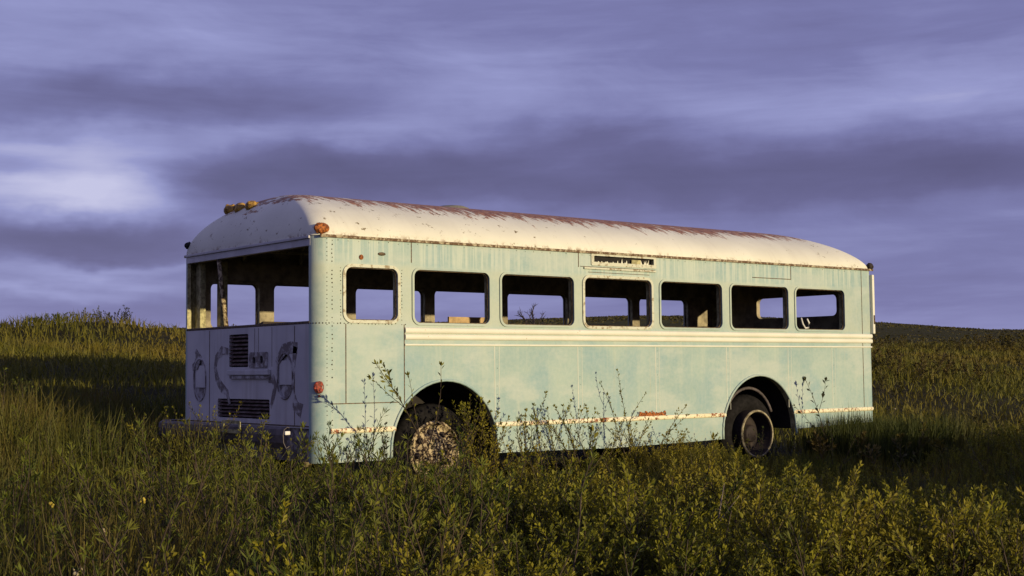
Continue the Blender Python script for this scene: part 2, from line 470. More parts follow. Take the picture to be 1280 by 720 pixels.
def louvres(y0, y1, z0, z1, n):
    b = MB(); b.box((.040, y0-.01, z0-.01), (.048, y1+.01, z1+.01), 0)
    for k in range(n):
        z = z0+(z1-z0)*(k+.5)/n; h = (z1-z0)/n*.36
        b.add([(-.002,y0,z-h*.4),(-.002,y1,z-h*.4),(.028,y1,z+h),(.028,y0,z+h),(.004,y0,z-h*.9),(.004,y1,z-h*.9),(.032,y1,z+h*.5),(.032,y0,z+h*.5)],
              [(0,1,2,3),(4,7,6,5),(0,4,5,1),(3,2,6,7),(0,3,7,4),(1,5,6,2)], 1)
    return b.build('grille', [DARK, GRILLE], bus)
louvres(1.14, 1.48, 1.105, 1.38, 8); louvres(.765, 1.695, .665, .82, 5)
for H, cy, cz in ((H1, .50, 1.02), (H2, 2.05, .99)):
    b = MB(); pts = [(-.004, u, v) for u, v in H]
    b.tube(pts, .006, 6, 0, closed=True); hl = b.build('headlight_opening', [BARE], bus)
    b = MB(); b.plate([(cy+(u-cy)*.97, cz+(v-cz)*.97) for u, v in H], [], .02, lambda u, v, w: (.016+w, u, v), 0)
    mask = [(cy-.10, cz-.07), (cy+.10, cz-.07), (cy+.105, cz+.13), (cy-.105, cz+.13)]
    b.plate(mask, [], .008, lambda u, v, w: (.004+w, u, v), 1)
    b.build('backing_plate', [BARE, FRONT], hl)
# worn dark patches, strips and the plate between the grilles
def ribbon(pts, w, d=.003, mat=BARE, name='worn_patch'):
    b = MB(); P = []
    for i, (y, z) in enumerate(pts):
        a = pts[max(i-1, 0)]; c = pts[min(i+1, len(pts)-1)]; dx, dz = c[0]-a[0], c[1]-a[1]; l = math.hypot(dx, dz) or 1
        ww = w[i] if hasattr(w, '__len__') else w
        P.append(((y-dz/l*ww, z+dx/l*ww), (y+dz/l*ww, z-dx/l*ww)))
    out = [p[0] for p in P]+[p[1] for p in P[::-1]]
    b.plate(out, [], d+.002, lambda u, v, w: (-d+w, u, v)); return b.build(name, [mat], bus)
ribbon([(1.50,1.24),(1.62,1.25),(1.72,1.19),(1.75,1.10),(1.71,1.00),(1.62,.92),(1.52,.88),(1.47,.78)], [.03,.04,.03,.022,.035,.045,.03,.015])
ribbon([(.78,.98),(.70,1.00),(.66,.94),(.70,.84),(.74,.76)], [.015,.04,.03,.025,.012])
ribbon([(.64,1.13),(.52,1.24),(.40,1.255),(.30,1.25)], [.03,.05,.05,.045])
ribbon([(.33,1.26),(.36,1.10),(.37,.90),(.33,.78),(.23,.74)], [.035,.022,.016,.05,.06])
ribbon([(2.14,1.26),(2.08,1.20),(2.13,1.12),(2.20,1.10)], [.02,.06,.045,.03])
b = MB(); b.box((-.035, .735, 1.03), (-.002, 1.46, 1.078), 0, .008); b.box((-.02, .74, 1.0), (-.002, 1.44, 1.026), 1); b.build('front_crossbar', [FRONT, BARE], bus)
b = MB(); b.plate(rrect(.79, 1.10, 1.095, 1.225, .012, 2), [oval(.88,1.16,.03,.035,12), oval(1.01,1.155,.025,.03,12)], .012, lambda u, v, w: (-.0135+w, u, v)); b.box((-.0015, .80, 1.10), (-.0005, 1.09, 1.22), 1)
b.build('fixing_plate', [BARE, DARK], bus)

# windscreen surround
b = MB(); b.box((-.004, RC-.01, 1.441), (.055, W-RC+.01, 1.462), 0, .005); b.build('windscreen_sill', [SEAM], bus)
b = MB(); b.box((.0, RC-.02, 2.07), (.06, W-RC+.02, GZ), 0); b.box((-.014, RC-.02, 2.128), (.0, W-RC+.02, 2.150), 1, .004); b.build('windscreen_header', [FRONT, FRONT], bus)
b = MB(); b.tube([(.03,1.742,2.075),(.03,1.69,1.82),(.028,1.60,1.455)], [.022,.02,.024], 6); b.build('windscreen_pillar', [RIM], bus)
b = MB(); b.box((.10, 2.26, 1.44), (.16, 2.35, 2.10), 0, .008); b.box((.32, 2.29, 1.2), (.40, 2.36, 2.10), 0, .008); b.build('door_post', [INPOST], bus)

# rear wall
b = MB()
b.plate([(RC,.43),(W-RC,.43),(W-RC,GZ),(RC,GZ)], [rrect(.48,1.68,1.645,1.892,.06)], .06, lambda u, v, w: (L-w, u, v))
for i, f in enumerate(b.f):
    if sum(b.v[k][0] for k in f)/len(f) < L-.01: b.m[i] = 1
b.build('rear_panel', [TEAL, INNER], bus)
b = MB(); b.box((L-.055, -.022, 1.42), (L-.015, .02, 2.09), 0, .01); b.box((L-.045, -.03, 1.53), (L-.03, -.02, 1.63), 1); b.build('rear_corner_trim', [TRIM, SEAM], bus)

# roof: nested rounded rings
def rring(x0, x1, y0, y1, r, z, n=10):
    r = max(.001, min(r, (x1-x0)/2-1e-4, (y1-y0)/2-1e-4))
    return [(a, c, z) for a, c in rrect(x0, x1, y0, y1, r, n)]
def roof_rings(off, m=26):
    out = []
    for i in range(m+1):
        t = math.sin(math.pi/2*i/m)
        g = lambda n: 1-max(0, 1-t**n)**(1/n)
        s = min(W/2*g(1.8), W/2-2e-3)
        out.append(rring(.42*g(1.9)+off, L-.85*g(1.32)-off, s+(off if s < W/2-.1 else 0), W-s-(off if s < W/2-.1 else 0), RC+.05*t, GZ+.004+(.468-off)*t))
    return out
def ring_mesh(b, rings, mi, flip):
    n = len(rings[0]); vs = sum(rings, [])
    fs = []
    for i in range(len(rings)-1):
        for k in range(n):
            k2 = (k+1) % n; f = (i*n+k, i*n+k2, (i+1)*n+k2, (i+1)*n+k); fs.append(f[::-1] if flip else f)
    top = tuple((len(rings)-1)*n+k for k in range(n)); fs.append(top[::-1] if flip else top)
    b.add(vs, fs, mi, True)
b = MB(); ring_mesh(b, roof_rings(0), 0, False)
roof = b.build('roof', [ROOF], bus)
b = MB(); ring_mesh(b, roof_rings(.035, 14), 0, True)
for x in np.arange(.6, 7.0, .62):
    pts = []
    for k in range(13):
        a = math.pi*k/12; y = W/2-1.13*math.cos(a); pts.append((x, y, GZ-.03+.40*math.sin(a)**.8))
    b.tube(pts, .022, 5, 1)
for y in (.30, .62, W-.62, W-.30): b.box((.5, y-.02, 2.19 + (.16 if .4 < y < 2.0 else 0)), (6.6, y+.02, 2.21 + (.16 if .4 < y < 2.0 else 0)), 1)
for y in (.085, W-.115): b.box((.3, y, 1.93), (7.0, y+.03, 2.10), 0)
b.build('ceiling_lining', [INNER, INPOST], bus)
b = MB(); b.box((2.06, 1.10, 2.585), (2.48, 1.40, 2.612), 0, .01); b.lathe([(.0,.045),(.12,.04),(.17,.02),(.18,0)], (2.27,1.25,2.612), 'z', 14, 0); b.build('roof_vent', [m_plain('weathered_vent_metal', (.16,.15,.11), .7)], roof)
# gutters: drip rail all along both sides
for y in (-.016, W+.002):
    b = MB(); b.box((.03, y, GZ-.014), (L-.02, y+.014, GZ+.010), 0, .003); b.build('drip_rail', [GUTTER], bus)
# sign slot
b = MB(); b.box((2.95, .035, 2.03), (3.80, .045, 2.13), 0)
for i in range(26):
    x = 3.02+rng.random()*.74; h = .006+rng.random()*(.05 if x > 3.3 else .012); b.add([(x,.02,2.054),(x+.02+.02*rng.random(),.022,2.054),(x+.02*rng.random(),.018,2.054+h)], [(0,1,2)], 1)
b.box((3.50,.015,2.056),(3.62,.02,2.098),2)
b.build('sign_slot', [DARK, TRIM, INPOST], bus)
b = MB(); b.plate(rrect(2.955, 3.81, 2.022, 2.135, .012, 2), [rrect(2.99, 3.775, 2.056, 2.114, .006, 2)], .010, lambda u, v, w: (u, -.010+w, v)); b.box((2.86,-.018,1.985),(3.80,-.001,2.004),0,.004); b.build('sign_frame', [FRAME], bus)
# belt mouldings and rub rails
for far in (0, 1):
    b = MB()
    def bar(z0, z1, d, x0=.846, x1=L-.07):
        n = 6; prof = []
        for k in range(n+1):
            a = math.pi*k/n; prof.append((d*math.sin(a)**.7 if 0 < k < n else 0, (z0+z1)/2-(z1-z0)/2*math.cos(a)))
        vs = []
        for x in (x0, x1):
            for dd, z in prof: vs.append((x, (-dd-.0005) if not far else W+dd+.0005, z))
        m_ = n+1
        b.add(vs, [(k, m_+k, m_+k+1, k+1) if not far else (k, k+1, m_+k+1, m_+k) for k in range(n)], 0, True)
        b.add(vs, [tuple(range(m_)), tuple(range(m_, 2*m_))], 0, False)
    bar(1.366, 1.418, .020); bar(1.312, 1.362, .020); bar(1.262, 1.280, .012)
    b.build('belt_moulding', [TRIM], bus)
    b = MB()
    for x0, x1 in ((RC+.005, ARCH[0][0]-ARCH[0][2]*.93), (ARCH[0][0]+ARCH[0][2]*.93, ARCH[1][0]-ARCH[1][2]*.93), (ARCH[1][0]+ARCH[1][2]*.93, L-.08)):
        bar(.556, .600, .016, x0, x1)
    b.build('rub_rail', [RAIL], bus)
# scabby rust on the rail where the flange has lifted
b = MB()
for i in range(150):
    x = 3.55+rng.random()*.36; z = .602+abs(rng.normal())*.014; r = .004+rng.random()*.008
    b.sphere((x, -.006, z), r, 0, 5, 3, (1.3,.6,1))
b.build('rust_scab', [RUSTLAMP], bus)
# arch lips and liners (near and far)
for far in (0, 1):
    for cx, cz, rx, rz in ARCH:
        b = MB(); pts = []
        for k in range(-1, 26):
            t = math.pi - math.pi*min(max(k,0),24)/24; z = cz+rz*math.sin(t)
            if k in (-1, 25): z = .335
            pts.append((cx+rx*math.cos(t), -.004 if not far else W+.004, z))
        b.tube(pts, .013, 6, 0); b.build('arch_lip', [TEAL], bus)
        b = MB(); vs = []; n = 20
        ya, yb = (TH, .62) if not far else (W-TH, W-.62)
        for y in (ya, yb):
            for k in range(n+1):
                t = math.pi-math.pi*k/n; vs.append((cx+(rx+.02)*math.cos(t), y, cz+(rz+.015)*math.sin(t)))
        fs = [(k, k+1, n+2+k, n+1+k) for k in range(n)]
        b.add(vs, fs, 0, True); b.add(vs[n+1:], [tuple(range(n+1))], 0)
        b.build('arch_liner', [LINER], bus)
# floor, chassis, seats
b = MB(); b.box((.08, TH+.002, .98), (L-.07, W-TH-.002, 1.02), 0); b.build('floor', [INNER], bus)
b = MB()  # solid dark chassis boxes put in to block light beneath the bus
b.box((.2,.30,.36),(.68,W-.30,.50),0); b.box((1.9,.12,.36),(4.65,W-.12,.52),0); b.box((5.95,.12,.46),(7.1,W-.12,.56),0)
for y in (.75, W-.75): b.box((.1,y-.05,.40),(7.1,y+.05,.54),0)
for cx in (1.24, 5.28): b.tube([(cx,.3,.36),(cx,W-.3,.36)], .06, 10)
b.build('chassis', [DARK], bus)
for i, (x, y) in enumerate([(.95,1.85),(1.75,1.85),(2.5,1.85),(3.3,1.85),(4.1,1.85),(4.9,1.85),(5.7,1.85),(6.4,1.85)]):  # seat row extended, backs raised to block sun passing through the windows
    b = MB(); b.box((x,y-.38,1.20),(x+.42,y+.38,1.30),0,.03); b.box((x+.36,y-.38,1.28),(x+.47,y+.38,1.535),0,.03); b.box((x-.2,y+.40,1.28),(x+.50,y+.46,1.54),0,.02)
    b.box((x+.05,y-.3,1.02),(x+.08,y-.27,1.2),0); b.box((x+.3,y+.27,1.02),(x+.33,y+.3,1.2),0)
    b.build('seat', [SEATM], bus)
b = MB(); b.box((3.0,2.30,1.40),(3.62,2.325,1.625),0); b.build('plywood_board', [BOARD], bus)
b = MB(); b.tube([(6.10,.085,1.585),(6.12,.08,1.52),(6.16,.08,1.475),(6.22,.085,1.48),(6.235,.085,1.53),(6.20,.085,1.575)], .011, 6); b.build('grab_handle', [WHITEM], bus)

# bumper
b = MB()
sec = [(.0,.47),(-.03,.455),(-.055,.50),(-.06,.56),(-.05,.605),(-.02,.625),(.0,.62)]
path = [(-.215,.05),(-.216,.10),(-.218,.3),(-.225,.5),(-.235,1.22),(-.225,1.94),(-.20,2.36),(-.15,2.46),(-.05,2.485),(.10,2.48)]
vs = []; m_ = len(sec)
for i, (px, py) in enumerate(path):
    a = path[max(i-1,0)]; c = path[min(i+1,len(path)-1)]; d = Vector((c[0]-a[0], c[1]-a[1])).normalized(); nrm = Vector((d.y, -d.x))
    if i < 3: pass
    for o_, z in sec:
        vs.append((px + nrm.x*o_*1.0, py + nrm.y*o_*1.0, z))
fs = [(i*m_+k, i*m_+k+1, (i+1)*m_+k+1, (i+1)*m_+k) for i in range(len(path)-1) for k in range(m_-1)]
b.add(vs, fs, 0, False)
b.box((-.20,.62,.50),(.03,.70,.58),0); b.box((-.21,2.06,.50),(.03,2.14,.58),0)
bump = b.build('bumper', [BUMPER], bus, True)
sm = bump.modifiers.new('s', 'SOLIDIFY'); sm.thickness = .006
b = MB(); b.plate(rrect(.70,1.02,.555,.66,.01,2), [rrect(.73,.99,.585,.632,.006,2)], .008, lambda u, v, w: (-.305+w, u, v)); b.build('plate_bracket', [INPOST], bus)
b = MB(); b.box((-.262,.035,.562),(-.215,.060,.592),0,.006); b.build('sunlit_bumper_tip', [WHITEM], bus)  # sunlight on the bumper end put in as a white block

# wheels
def wheel(cx, y, cz, sgn, front):
    e = 1 if sgn < 0 else -1      # outward is -y on the near side
    root = MB()
    prof = [(.245,.03),(.27,.005),(.315,-.012),(.36,-.004),(.395,.025),(.405,.06),(.405,.15),(.395,.19),(.36,.215),(.27,.20),(.245,.18)]
    root.lathe([(r, h*e) for r, h in prof], (cx, y, cz), 'y', 48, 0)
    for k in range(48):
        t = 2*math.pi*k/48; c, s = math.cos(t), math.sin(t)
        root.add([(cx+.402*c, y+.04*e, cz+.402*s), (cx+.412*math.cos(t+.03), y+.06*e, cz+.412*math.sin(t+.03)), (cx+.412*math.cos(t+.03), y+.16*e, cz+.412*math.sin(t+.03)), (cx+.402*math.cos(t+.07), y+.10*e, cz+.402*math.sin(t+.07))], [(0,1,2,3)], 0)
    t_ = root.build('wheel', [TYRE], bus)
    b = MB()
    if front:
        b.lathe([(.255,.02),(.262,-.006),(.25,-.016),(.235,-.008),(.225,.02),(.19,.035),(.15,.015),(.12,-.02),(.08,-.035),(.0,-.038)], (cx, y, cz), 'y', 40, 0)
        b.v = [(v[0], y+(v[1]-y)*e, v[2]) for v in b.v]
        for k in range(8):
            t = 2*math.pi*k/8+.2; c = (cx+.165*math.cos(t), y+.012*e, cz+.165*math.sin(t))
            b.sphere(c, .028, 1, 8, 5, (1,.4,1))
        for k in range(10):
            t = 2*math.pi*k/10; b.tube([(cx+.10*math.cos(t), y-.026*e, cz+.10*math.sin(t)), (cx+.10*math.cos(t), y-.045*e, cz+.10*math.sin(t))], .012, 6, 0)
        b.build('rim', [RIM, DRUM], t_)
    else:
        b.lathe([(.245,.05),(.25,-.10),(.243,-.115),(.228,-.112),(.222,-.09),(.215,.06),(.10,.075),(.09,-.02),(.075,-.03),(.0,-.032)], (cx, y, cz), 'y', 40, 0)
        for i, f in enumerate(b.f):
            k = i//40
            b.m[i] = 1 if k == 1 or k == 2 else 0
        b.v = [(v[0], y+(v[1]-y)*e, v[2]) for v in b.v]
        b.build('rim', [DRUM, RINGM], t_)
wheel(1.232, .12, .365, -1, True); wheel(5.31, .155, .365, -1, False)
wheel(1.232, W-.12, .365, 1, True); wheel(5.29, W-.13, .365, 1, False)
b = MB(); b.tube([(5.30+.40*math.cos(R(a)),.16,.40+.44*math.sin(R(a))) for a in range(25,150,8)], .016, 6); b.build('brake_pipe', [BUMPER], bus)

# lamps
def lamp(c, r, mat, sc, base=None):
    b = MB(); b.sphere(c, r, 0, 12, 7, sc)
    for i in range(10):
        a = rng.normal(size=3); a /= np.linalg.norm(a); b.sphere((c[0]+a[0]*r*.8*sc[0], c[1]+a[1]*r*.8*sc[1], c[2]+a[2]*r*.8*sc[2]), r*.35, 0, 6, 4)
    return b.build('marker_lamp', [mat], bus)
for p in ((0.192, 1.84, 2.533), (0.192, 1.64, 2.533), (0.186, 1.42, 2.528)):
    lamp(p, .066, AMBER, (.9,1.15,.8))
lamp((.06, .02, 2.205), .045, RUSTLAMP, (1.6,.9,1.0))
lamp((.02, 2.34, 2.24), .04, DARK, (1,1,.8))
lamp((L-.06, .0, 2.185), .04, DRUM, (1.2,.8,1.0))
b = MB(); b.lathe([(.048,0),(.05,-.012),(.036,-.02),(.03,-.012),(.014,-.022),(0,-.022)], (.035,.028,.93), 'y', 16, 0); b.sphere((.035,.018,.86),.012,0,6,4)
o = b.build('side_reflector', [REDLAMP], bus)
b = MB(); b.sphere((.42,-.004,1.985),.022,0,8,5,(1,.5,1)); b.build('bolt', [RUSTLAMP], bus)
b = MB(); b.sphere((.62,-.004,2.02),.03,0,10,5,(1.3,.35,.5)); b.build('vent_cap', [SEAM], bus)

# ------------------------------------------------------------------ vegetation
class TM:
    """triangle soup with numpy"""
    def __init__(s): s.v = []; s.t = []; s.m = []; s.c = []; s.n = 0
    def add(s, v, t, m, c):
        s.v.append(v); s.t.append(t+s.n); s.m.append(m); s.c.append(c); s.n += len(v)
    def build(s, name, mats, parent=None, loc=None):
        V = np.concatenate(s.v).astype('f4'); T = np.concatenate(s.t).astype('i4'); M = np.concatenate(s.m).astype('i4'); C = np.concatenate(s.c).astype('f4')
        me = bpy.data.meshes.new(name); me.vertices.add(len(V)); me.vertices.foreach_set('co', V.ravel())
        me.loops.add(3*len(T)); me.loops.foreach_set('vertex_index', T.ravel())
        me.polygons.add(len(T)); me.polygons.foreach_set('loop_start', np.arange(0, 3*len(T), 3, dtype='i4'))
        me.polygons.foreach_set('loop_total', np.full(len(T), 3, dtype='i4'))
        me.polygons.foreach_set('material_index', M)
        at = me.attributes.new('tint', 'FLOAT', 'POINT'); at.data.foreach_set('value', C)
        me.update(calc_edges=True)
        return obj_from(name, me, mats, parent, loc)

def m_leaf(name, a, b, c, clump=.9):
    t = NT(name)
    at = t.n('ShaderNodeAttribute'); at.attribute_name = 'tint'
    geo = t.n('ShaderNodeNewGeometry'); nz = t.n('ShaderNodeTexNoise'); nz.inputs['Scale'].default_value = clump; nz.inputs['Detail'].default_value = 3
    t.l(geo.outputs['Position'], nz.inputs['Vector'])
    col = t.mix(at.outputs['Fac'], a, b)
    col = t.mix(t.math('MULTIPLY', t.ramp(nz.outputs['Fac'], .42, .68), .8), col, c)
    d = t.n('ShaderNodeBsdfPrincipled'); t.l(col, d.inputs['Base Color']); d.inputs['Roughness'].default_value = .62; d.inputs['Specular IOR Level'].default_value = .25
    tr = t.n('ShaderNodeBsdfTranslucent'); t.l(col, tr.inputs['Color'])
    mx = t.n('ShaderNodeMixShader'); mx.inputs[0].default_value = .28
    t.l(d.outputs[0], mx.inputs[1]); t.l(tr.outputs[0], mx.inputs[2]); t.l(mx.outputs[0], t.out.inputs[0])
    return t.mat
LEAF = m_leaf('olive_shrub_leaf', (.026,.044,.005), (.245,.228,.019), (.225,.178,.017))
LEAF2 = m_leaf('weed_leaf', (.028,.048,.006), (.125,.145,.014), (.115,.105,.014))
GRASS = m_leaf('wild_grass_blade', (.032,.044,.007), (.118,.118,.015), (.120,.084,.016), .75)
FIELD = m_leaf('field_grass_blade', (.055,.062,.008), (.175,.155,.016), (.150,.110,.015), .22)
STEM = m_plain('woody_stem', (.055,.038,.026), .8, 40, .35)
DRY = m_plain('dry_grey_twig', (.20,.155,.11), .8, 40, .3)
DARKLEAF = m_leaf('dark_weed_leaf', (.018,.020,.010), (.05,.05,.014), (.03,.025,.015))

def tube_tris(pts, rad, n=3):
    pts = np.asarray(pts, float); N = len(pts); V = []
    for i in range(N):
        d = pts[min(i+1, N-1)]-pts[max(i-1, 0)]; d = d/(np.linalg.norm(d)+1e-9)
        a = np.cross(d, [.3, .9, .1]); a /= np.linalg.norm(a)+1e-9; b = np.cross(d, a)
        for k in range(n):
            t = 2*np.pi*k/n; V.append(pts[i]+(a*np.cos(t)+b*np.sin(t))*rad[i])
    T = []
    for i in range(N-1):
        for k in range(n):
            k2 = (k+1) % n; T += [(i*n+k, i*n+k2, (i+1)*n+k2), (i*n+k, (i+1)*n+k2, (i+1)*n+k)]
    return np.array(V), np.array(T)
def leaf_tris(p, d, nrm, ln, w):
    d = d/np.linalg.norm(d); s = np.cross(d, nrm); s /= np.linalg.norm(s)+1e-9; u = np.cross(s, d)
    V = np.array([p, p+d*ln*.55+s*w*.5+u*w*.15, p+d*ln-u*ln*.06, p+d*ln*.55-s*w*.5+u*w*.15])
    return V, np.array([(0,1,2),(0,2,3)])

def sprig(r, h, nl, ll, lw, bare=.3, lean=.15, branches=0, tm=None, base=np.zeros(3), direction=None, topcl=4):
    """one leafy stem; unit vector arrays into tm"""
    tm = tm or TM()
    d = np.array([r.normal()*lean, r.normal()*lean, 1.0]) if direction is None else np.array(direction, float)
    d /= np.linalg.norm(d)
    n = 6; pts = [np.array(base, float)]; bend = r.normal(size=3)*.06; bend[2] = abs(bend[2])
    for i in range(n): d = d+bend+r.normal(size=3)*.05; d /= np.linalg.norm(d); pts.append(pts[-1]+d*h/n)
    rad = np.linspace(.0045, .0014, n+1)*(h/.5)**.5
    v, t = tube_tris(pts, rad); tm.add(v, t, np.zeros(len(t), int), np.full(len(v), r.random()))
    P = np.array(pts)
    def at(f): q = f*n; i = min(int(q), n-1); return P[i]+(P[i+1]-P[i])*(q-i), (P[i+1]-P[i])/np.linalg.norm(P[i+1]-P[i])
    ang = r.random()*6.28
    for k in range(nl):
        f = bare+(1-bare)*(k+.5)/nl; p, dd = at(f); ang += 2.4+r.normal()*.3
        a = np.cross(dd, [1,.2,0]); a /= np.linalg.norm(a); b = np.cross(dd, a)
        out = a*np.cos(ang)+b*np.sin(ang); up = .9+.7*f+r.normal()*.25
        ld = out+dd*up; sz = (.65+.55*r.random())*(1.1-.35*f)
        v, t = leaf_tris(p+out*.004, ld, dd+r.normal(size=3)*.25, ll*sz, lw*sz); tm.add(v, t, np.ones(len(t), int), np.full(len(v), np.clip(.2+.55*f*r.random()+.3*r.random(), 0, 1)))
    for k in range(topcl):
        p, dd = at(1.0); out = r.normal(size=3); v, t = leaf_tris(p, dd+out*.45, r.normal(size=3), ll*.8, lw*.7); tm.add(v, t, np.ones(len(t), int), np.full(len(v), .5+.5*r.random()))
    for k in range(branches):
        f = .3+.6*(k+r.random())/branches; p, dd = at(f); out = r.normal(size=3); out[2] = abs(out[2])*.5
        sprig(r, h*(.28+.22*r.random())*(1.15-f*.5), max(5, int(nl*.4)), ll, lw, .25, 0, 0, tm, p, dd*.9+out/np.linalg.norm(out)*.8, topcl)
    return tm
def flatten(tm):
    return np.concatenate(tm.v), np.concatenate(tm.t), np.concatenate(tm.m), np.concatenate(tm.c)

def scatter(tm, protos, X, Y, Z, S, r, tintj=.25, tilt=.12):
    """copies of prototype geometry merged into one soup"""
    which = r.integers(0, len(protos), len(X))
    for pi, (v, t, m, c) in enumerate(protos):
        idx = np.nonzero(which == pi)[0]; n = len(idx)
        if n == 0: continue
        a = r.random(n)*2*np.pi; ca, sa = np.cos(a)[:,None], np.sin(a)[:,None]
        s = S[idx][:,None]; tx = r.normal(size=n)[:,None]*tilt; ty = r.normal(size=n)[:,None]*tilt
        x = (v[:,0]*ca-v[:,1]*sa)*s; y = (v[:,0]*sa+v[:,1]*ca)*s; z = v[:,2]*s
        VV = np.stack([x+z*tx+X[idx][:,None], y+z*ty+Y[idx][:,None], z*(1-.5*(tx**2+ty**2))+Z[idx][:,None]], -1).reshape(-1, 3)
        TT = (t[None]+(np.arange(n)*len(v))[:,None,None]).reshape(-1, 3)
        tm.add(VV, TT, np.tile(m, n), np.clip(np.tile(c, n)+np.repeat(r.normal(size=n)*tintj, len(v)), 0, 1))

def blades(tm, X, Y, Z, H, Wd, r, lean=.35, mi=0, tint=None):
    n = len(X); a = r.random(n)*2*np.pi; la = r.random(n)*2*np.pi; lm = np.abs(r.normal(size=n))*lean*H
    sx, sy = np.cos(a)*Wd/2, np.sin(a)*Wd/2; lx, ly = np.cos(la)*lm, np.sin(la)*lm
    def P(f, wf, sg): return np.stack([X+sg*sx*wf+lx*f**1.8, Y+sg*sy*wf+ly*f**1.8, Z+H*(f-.18*f*f*(lm/H))], -1)
    V = np.stack([P(0,.8,-1), P(0,.8,1), P(.5,1,-1), P(.5,1,1), P(1,0,1)], 1).reshape(-1, 3)
    T = (np.array([(0,1,3),(0,3,2),(2,3,4)])[None]+(np.arange(n)*5)[:,None,None]).reshape(-1, 3)
    c = r.random(n) if tint is None else tint
    tm.add(V, T, np.full(len(T), mi), np.repeat(c, 5))

FWD = np.array([.6298, .7768]); RGT = np.array([.7768, -.6298])
def fan(r, n, s0, s1, half, pw=1.0):
    """points over a wedge of ground, thinner with distance when pw<2"""
    u = r.random(n); s = (s0**pw+u*(s1**pw-s0**pw))**(1/pw); q = (r.random(n)*2-1)*half
    return CAM[0]+FWD[0]*s+RGT[0]*s*q, CAM[1]+FWD[1]*s+RGT[1]*s*q, s, q
def clear_bus(x, y, m=.0): return ~((x > -.32-m) & (x < L+.05+m) & (y > -.06-m) & (y < W+.05+m))

r = np.random.default_rng(11)
# leafy thicket -----------------------------------------------------------
shr = [flatten(sprig(r, .42+.18*r.random(), int(42+18*r.random()), (.030), .0145, .30+.2*r.random(), .13, int(2+3*r.random()))) for _ in range(12)]
weed = [flatten(sprig(r, .50+.2*r.random(), int(34+14*r.random()), .038, .0075, .15, .10, int(3*r.random()), topcl=6)) for _ in range(8)]
X, Y, S_, Q = fan(r, 21000, 2.6, 14.0, .52, 1.6)
nz = vnoise(X*1.3+5, Y*1.3-2); nz2 = vnoise(X*.55-9, Y*.55+4)
leafy = (sst(Q, -.20, -.02)+.25*nz2)*(1-.75*sst(X-.93*Y, 4.2, 5.0)*sst(X, -1.2, -.2)*(1-sst(X-.93*Y, 7.4, 8.6)))
keep = clear_bus(X, Y, .0) & (r.random(len(X)) < np.clip(.60+.75*nz, .04, 1)) & (r.random(len(X)) < np.clip(leafy, .06, 1)) & (Y < 2.2)
near_bus = sst(Y, -1.6, -.1)*sst(X, .0, 1.0)
sc = .88+.46*nz+.16*nz2+.10*r.normal(size=len(X))
sc *= 1-.28*sst(Y, -4.5, -2.0)*(1-sst(X, 7.0, 9.0))
sc *= 1-.30*sst(Y, -2.0, -.2)*(1-sst(X, 5.9, 6.6))
sc *= 1-.5*sst(Y, -1.9, -.4)*(1-sst(X, .6, 1.0))*sst(X, -.6, .1)
sc *= 1-.10*sst(Y, -1.6, -.3)*sst(X, 4.4, 4.8)*(1-sst(X, 5.6, 6.0))
dip = lambda x, y: 1-.50*np.exp(-((x+.25)**2/.9+(y+1.3)**2/1.9))
sc *= dip(X, Y)
sc *= 1-.30*sst(X-.93*Y, 4.2, 5.2)*sst(X, -1.2, .2)*(1-sst(X-.93*Y, 7.4, 8.6))
sc = np.clip(sc, .28, 1.45)
tm = TM(); k = keep
scatter(tm, shr, X[k], Y[k], ground(X[k], Y[k])-.02, sc[k], r)
# taller shrub row added out of view on the right to shade the foreground
nR = 2600; X = r.uniform(1.0, 9.6, nR); Y = np.interp(X, [1, 4, 9.6], [-8.3, -7.6, -6.0])+r.normal(size=nR)*.4; hh = np.interp(X, [1, 4, 7.5, 9.6], [.95, 1.0, 1.08, .9])-np.maximum(0, ground(X, Y))
scatter(tm, shr, X, Y, ground(X, Y)-.02, np.clip(hh*1.7*(.75+.3*r.random(nR)), .4, 2.4), r)
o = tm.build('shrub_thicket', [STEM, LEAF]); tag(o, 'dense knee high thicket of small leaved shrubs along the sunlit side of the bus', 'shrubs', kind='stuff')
# weeds among the grass on the left and before the bumper
X, Y, S_, Q = fan(r, 7500, 3.0, 17.0, .52, 1.5)
nz = vnoise(X*1.1+1, Y*1.1+7)
keep = clear_bus(X, Y, .03) & (r.random(len(X)) < np.clip(.30+.5*nz, .03, 1)) & (r.random(len(X)) < np.clip(1-sst(Q, -.12, .10)+.12, 0, 1)) & (Y < 5)
tm = TM(); k = keep; s = np.clip(.85+.2*nz+.15*r.normal(size=len(X)), .4, 1.3)
s *= dip(X, Y)*(1-.2*sst(X, .2, .4)); s *= 1-.45*sst(X, -.9, .2)*sst(Y, -.7, .0)*(1-sst(X, .3, 1.5))
scatter(tm, weed, X[k], Y[k], ground(X[k], Y[k])-.02, s[k], r)
o = tm.build('weed_patch', [STEM, LEAF2]); tag(o, 'tall narrow leaved weeds standing in the long grass to the left of the bus', 'weeds', kind='stuff')
# long grass
tm = TM()
X, Y, S_, Q = fan(r, 120000, 2.6, 17.0, .54, 1.6)
nz = vnoise(X*1.5-3, Y*1.5+2); left = 1-sst(Q, -.16, .06)
keep = clear_bus(X, Y, -.02) & (r.random(len(X)) < np.clip(.48+.75*nz, .04, 1)) & (r.random(len(X)) < .35+.65*left)
H = np.clip((.26+.22*left)*(1+.5*nz)*(.7+.6*r.random(len(X))), .08, .8)
H *= 1-.55*sst(Y, -1.5, -.3)*sst(X, -.3, .2)*(1-sst(X, 7, 8))
H *= dip(X, Y)
k = keep; blades(tm, X[k], Y[k], ground(X[k], Y[k])-.02, H[k], .003+.004*r.random(k.sum())+.0003*S_[k], r, .38)
